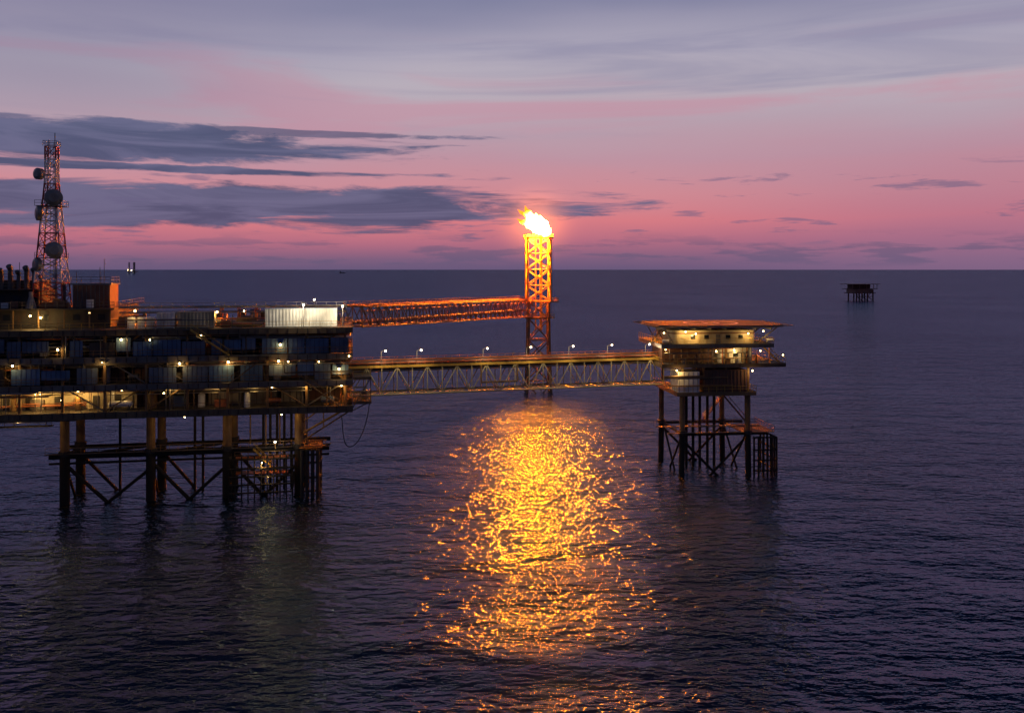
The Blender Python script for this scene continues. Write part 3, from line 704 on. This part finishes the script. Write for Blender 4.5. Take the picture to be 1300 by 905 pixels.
# ================================================================== SEA
xs = [-90000, -30000, -10000, -3000, -1000, -300, -100, 0, 100, 300, 1000, 3000, 10000, 30000, 90000]
V = [(x, y, 0) for y in xs for x in xs]; n = len(xs)
F = [(r*n+c, r*n+c+1, (r+1)*n+c+1, (r+1)*n+c) for r in range(n-1) for c in range(n-1)]
me = bpy.data.meshes.new('sea'); me.from_pydata(V, [], F); me.update()
sea = bpy.data.objects.new('sea', me); S.collection.objects.link(sea)
sm = bpy.data.materials.new('sea_water'); sm.use_nodes = True; nt = sm.node_tree; nt.nodes.clear()
me.materials.append(sm)
hg = bpy.data.node_groups.new('wave_height', 'ShaderNodeTree')
hg.interface.new_socket('P', in_out='INPUT', socket_type='NodeSocketVector'); hg.interface.new_socket('H', in_out='OUTPUT', socket_type='NodeSocketFloat')
gi = hg.nodes.new('NodeGroupInput'); go = hg.nodes.new('NodeGroupOutput')
def nz(scale, detail, rough, sx, sy, rot, amp):
    mp = hg.nodes.new('ShaderNodeMapping'); mp.inputs['Scale'].default_value = (sx, sy, 1); mp.inputs['Rotation'].default_value = (0, 0, rot)
    t_ = hg.nodes.new('ShaderNodeTexNoise'); t_.noise_dimensions = '2D'; t_.inputs['Scale'].default_value = scale; t_.inputs['Detail'].default_value = detail; t_.inputs['Roughness'].default_value = rough
    m_ = hg.nodes.new('ShaderNodeMath'); m_.operation = 'MULTIPLY'; m_.inputs[1].default_value = amp
    hg.links.new(gi.outputs[0], mp.inputs[0]); hg.links.new(mp.outputs[0], t_.inputs[0]); hg.links.new(t_.outputs[0], m_.inputs[0]); return m_
a1 = nz(.055, 2, .5, 1, 1.9, .2, 1.9); a2 = nz(.42, 3.0, .52, 1, 1.9, -.10, .62)
ad = hg.nodes.new('ShaderNodeMath'); hg.links.new(a1.outputs[0], ad.inputs[0]); hg.links.new(a2.outputs[0], ad.inputs[1]); hg.links.new(ad.outputs[0], go.inputs[0])
geo = nt.nodes.new('ShaderNodeNewGeometry'); EPS = .06; hs = []
for off in ((0, 0, 0), (EPS, 0, 0), (0, EPS, 0)):
    v = nt.nodes.new('ShaderNodeVectorMath'); v.operation = 'ADD'; v.inputs[1].default_value = off
    q = nt.nodes.new('ShaderNodeGroup'); q.node_tree = hg
    nt.links.new(geo.outputs['Position'], v.inputs[0]); nt.links.new(v.outputs[0], q.inputs[0]); hs.append(q)
wn = nt.nodes.new('ShaderNodeTexNoise'); wn.inputs['Scale'].default_value = .006; wn.inputs['Detail'].default_value = 3
nt.links.new(geo.outputs['Position'], wn.inputs[0])
wr = nt.nodes.new('ShaderNodeMapRange'); wr.inputs[1].default_value = .35; wr.inputs[2].default_value = .65; wr.inputs[3].default_value = .85; wr.inputs[4].default_value = 1.15
nt.links.new(wn.outputs[0], wr.inputs[0])
cb = nt.nodes.new('ShaderNodeCombineXYZ'); cb.inputs[2].default_value = 1
for i in (1, 2):
    sb = nt.nodes.new('ShaderNodeMath'); sb.operation = 'SUBTRACT'; nt.links.new(hs[0].outputs[0], sb.inputs[0]); nt.links.new(hs[i].outputs[0], sb.inputs[1])
    dv = nt.nodes.new('ShaderNodeMath'); dv.operation = 'DIVIDE'; dv.inputs[1].default_value = EPS; nt.links.new(sb.outputs[0], dv.inputs[0])
    ml = nt.nodes.new('ShaderNodeMath'); ml.operation = 'MULTIPLY'; nt.links.new(dv.outputs[0], ml.inputs[0]); nt.links.new(wr.outputs[0], ml.inputs[1])
    nt.links.new(ml.outputs[0], cb.inputs[i-1])
nm = nt.nodes.new('ShaderNodeVectorMath'); nm.operation = 'NORMALIZE'; nt.links.new(cb.outputs[0], nm.inputs[0])
# facets (large ripples) + capillary-wave lobe
gl = nt.nodes.new('ShaderNodeBsdfGlossy'); gl.inputs['Color'].default_value = (.52, .72, .97, 1); gl.inputs['Roughness'].default_value = .14
g2 = nt.nodes.new('ShaderNodeBsdfGlossy'); g2.inputs['Color'].default_value = (.52, .72, .97, 1); g2.inputs['Roughness'].default_value = .28
mg = nt.nodes.new('ShaderNodeMixShader'); mg.inputs[0].default_value = .17
nt.links.new(gl.outputs[0], mg.inputs[1]); nt.links.new(g2.outputs[0], mg.inputs[2])
df = nt.nodes.new('ShaderNodeBsdfDiffuse'); df.inputs[0].default_value = (.002, .006, .016, 1)
fr = nt.nodes.new('ShaderNodeFresnel'); fr.inputs[0].default_value = 1.36
for q in (gl, g2, fr): nt.links.new(nm.outputs[0], q.inputs['Normal'])
mn = nt.nodes.new('ShaderNodeMath'); mn.operation = 'MINIMUM'; mn.inputs[1].default_value = .40; nt.links.new(fr.outputs[0], mn.inputs[0])
mxs = nt.nodes.new('ShaderNodeMixShader'); nt.links.new(mn.outputs[0], mxs.inputs[0]); nt.links.new(df.outputs[0], mxs.inputs[1]); nt.links.new(mg.outputs[0], mxs.inputs[2])
ou = nt.nodes.new('ShaderNodeOutputMaterial'); nt.links.new(mxs.outputs[0], ou.inputs[0])

# ================================================================== SKY (world)
W = bpy.data.worlds.new('World'); S.world = W; W.use_nodes = True; nt = W.node_tree; nt.nodes.clear()
N_ = nt.nodes.new; Lk = nt.links.new
def math_(op, a_, b_=None, c_=None, clamp=False):
    m = N_('ShaderNodeMath'); m.operation = op; m.use_clamp = clamp
    for i, v in enumerate((a_, b_, c_)):
        if v is None: continue
        if isinstance(v, (int, float)): m.inputs[i].default_value = v
        else: Lk(v, m.inputs[i])
    return m.outputs[0]
tc = N_('ShaderNodeTexCoord'); sp = N_('ShaderNodeSeparateXYZ'); Lk(tc.outputs['Generated'], sp.inputs[0])
X_, Y_, Z_ = sp.outputs
az = math_('ARCTAN2', X_, Y_)
def tex(su, sv, scale, detail, rough, seed=0, dist=0):
    c = N_('ShaderNodeCombineXYZ'); Lk(math_('MULTIPLY', az, su), c.inputs[0]); Lk(math_('MULTIPLY_ADD', Z_, sv, seed*7.3), c.inputs[1])
    t_ = N_('ShaderNodeTexNoise'); t_.noise_dimensions = '2D'; t_.inputs['Scale'].default_value = scale; t_.inputs['Detail'].default_value = detail; t_.inputs['Roughness'].default_value = rough; t_.inputs['Distortion'].default_value = dist
    Lk(c.outputs[0], t_.inputs[0]); return t_.outputs[0]
warp = math_('MULTIPLY', math_('SUBTRACT', tex(1.5, 9, 1.3, 3, .5, 2), .5), .055)
zv = math_('ADD', Z_, math_('MULTIPLY', warp, math_('MULTIPLY', Z_, 8, clamp=True)))
zr = math_('DIVIDE', zv, .5)
ramp = N_('ShaderNodeValToRGB'); e = ramp.color_ramp.elements
stops = [(0, (104, 88, 122)), (.012, (126, 95, 126)), (.032, (178, 108, 130)), (.055, (214, 123, 132)), (.085, (207, 138, 148)), (.12, (190, 147, 162)), (.16, (182, 160, 174)), (.2, (184, 174, 186)), (.235, (172, 166, 184)), (.275, (144, 142, 168)), (.32, (104, 112, 148)), (.5, (56, 74, 122))]
e[0].position = 0; e[0].color = lin(*stops[0][1]); e[1].position = 1; e[1].color = lin(*stops[-1][1])
for z, c in stops[1:-1]:
    q = e.new(z/.5); q.color = lin(*c)
Lk(zr, ramp.inputs[0])
def mixc(fac, a_, b_, typ='MIX'):
    m = N_('ShaderNodeMix'); m.data_type = 'RGBA'; m.blend_type = typ; m.clamp_factor = True
    for s_, v in ((0, fac), (6, a_), (7, b_)):
        if isinstance(v, (int, float)): m.inputs[s_].default_value = v
        elif isinstance(v, tuple): m.inputs[s_].default_value = v
        else: Lk(v, m.inputs[s_])
    return m.outputs[2]
def mr_(v, a_, b_, c_=0, d_=1, smooth=True):
    m = N_('ShaderNodeMapRange'); m.interpolation_type = 'SMOOTHSTEP' if smooth else 'LINEAR'
    Lk(v, m.inputs[0])
    for i, k in enumerate((a_, b_, c_, d_)): m.inputs[i+1].default_value = k
    return m.outputs[0]
col = ramp.outputs[0]
pk = math_('MULTIPLY', mr_(tex(1.2, 11, 1.6, 5, .55, 11, .4), .46, .68), math_('MULTIPLY', mr_(Z_, .09, .15), mr_(Z_, .26, .2)))
col = mixc(math_('MULTIPLY', pk, .5), col, lin(200, 138, 158))
gy = math_('MULTIPLY', mr_(tex(1.0, 13, 1.5, 5, .55, 21, .5), .46, .7), mr_(Z_, .12, .2))
col = mixc(math_('MULTIPLY', gy, .55), col, lin(136, 134, 164))
lf = math_('MULTIPLY', mr_(az, -.1, -.5), mr_(Z_, .13, .2))
col = mixc(math_('MULTIPLY', lf, .5), col, lin(124, 118, 150))
rt = math_('MULTIPLY', mr_(az, .1, .5), mr_(Z_, .17, .05))
col = mixc(math_('MULTIPLY', rt, .45), col, lin(150, 110, 142))
streak = tex(3.4, 30, 1.5, 4, .58, 4, .5)
def bank(vc, ht, az1, k, kn, seed_):
    q = math_('POWER', math_('ABSOLUTE', math_('DIVIDE', math_('SUBTRACT', Z_, vc), ht)), 2)
    q = math_('SUBTRACT', 1, q)
    q = math_('SUBTRACT', q, math_('MULTIPLY', math_('MAXIMUM', math_('SUBTRACT', az, az1), 0), k))
    q = math_('ADD', q, math_('MULTIPLY', math_('SUBTRACT', tex(3.6, 34, 1.6, 7, .64, seed_, .3), .5), kn))
    return mr_(q, .1, .6)
c1 = bank(.131, .024, -.32, 4.0, 2.5, 4); c2 = bank(.068, .028, -.12, 3.6, 2.4, 8); c3 = bank(.105, .005, -.32, 4, 2.6, 14); c4 = bank(.147, .005, -.15, 8, 3.0, 17)
bk = math_('MAXIMUM', math_('MAXIMUM', c1, c2), math_('MAXIMUM', c3, math_('MULTIPLY', c4, .8)))
ccol = mixc(mr_(streak, .35, .65), lin(66, 78, 112), lin(96, 100, 134))
col = mixc(math_('MULTIPLY', bk, .93), col, ccol)
s2 = math_('MULTIPLY', mr_(tex(5.5, 48, 1.5, 5, .6, 31, .2), .60, .70), math_('MULTIPLY', mr_(Z_, .022, .035), mr_(Z_, .125, .09)))
col = mixc(math_('MULTIPLY', s2, .6), col, lin(104, 96, 130))
s3 = math_('MULTIPLY', mr_(tex(7, 60, 1.3, 5, .6, 41), .48, .62), math_('MULTIPLY', mr_(Z_, .0, .01), mr_(Z_, .045, .02)))
col = mixc(math_('MULTIPLY', s3, .6), col, lin(98, 88, 120))
zen = mr_(Z_, .34, .7); col = mixc(zen, col, lin(24, 44, 84))
back = mr_(Y_, .55, -.35); col = mixc(math_('MULTIPLY', back, .93), col, lin(46, 57, 90))
bg = N_('ShaderNodeBackground'); Lk(col, bg.inputs[0]); bg.inputs[1].default_value = 1.0
st = N_('ShaderNodeTexSky'); st.sky_type = 'NISHITA'; st.sun_disc = False; st.sun_elevation = math.radians(-4); st.sun_rotation = math.radians(-12)
bg2 = N_('ShaderNodeBackground'); Lk(st.outputs[0], bg2.inputs[0]); bg2.inputs[1].default_value = .02
ash = N_('ShaderNodeAddShader'); Lk(bg.outputs[0], ash.inputs[0]); Lk(bg2.outputs[0], ash.inputs[1])
wo = N_('ShaderNodeOutputWorld'); Lk(ash.outputs[0], wo.inputs[0])

# ================================================================== CAMERA
cam = bpy.data.cameras.new('camera'); co = bpy.data.objects.new('camera', cam); S.collection.objects.link(co)
co.location = (0, 0, 40); co.rotation_euler = (math.radians(90), 0, 0)
cam.sensor_width = 36; cam.lens = 36*1126/1300; cam.shift_y = -110.5/1300; cam.clip_end = 250000; cam.clip_start = .5
S.camera = co
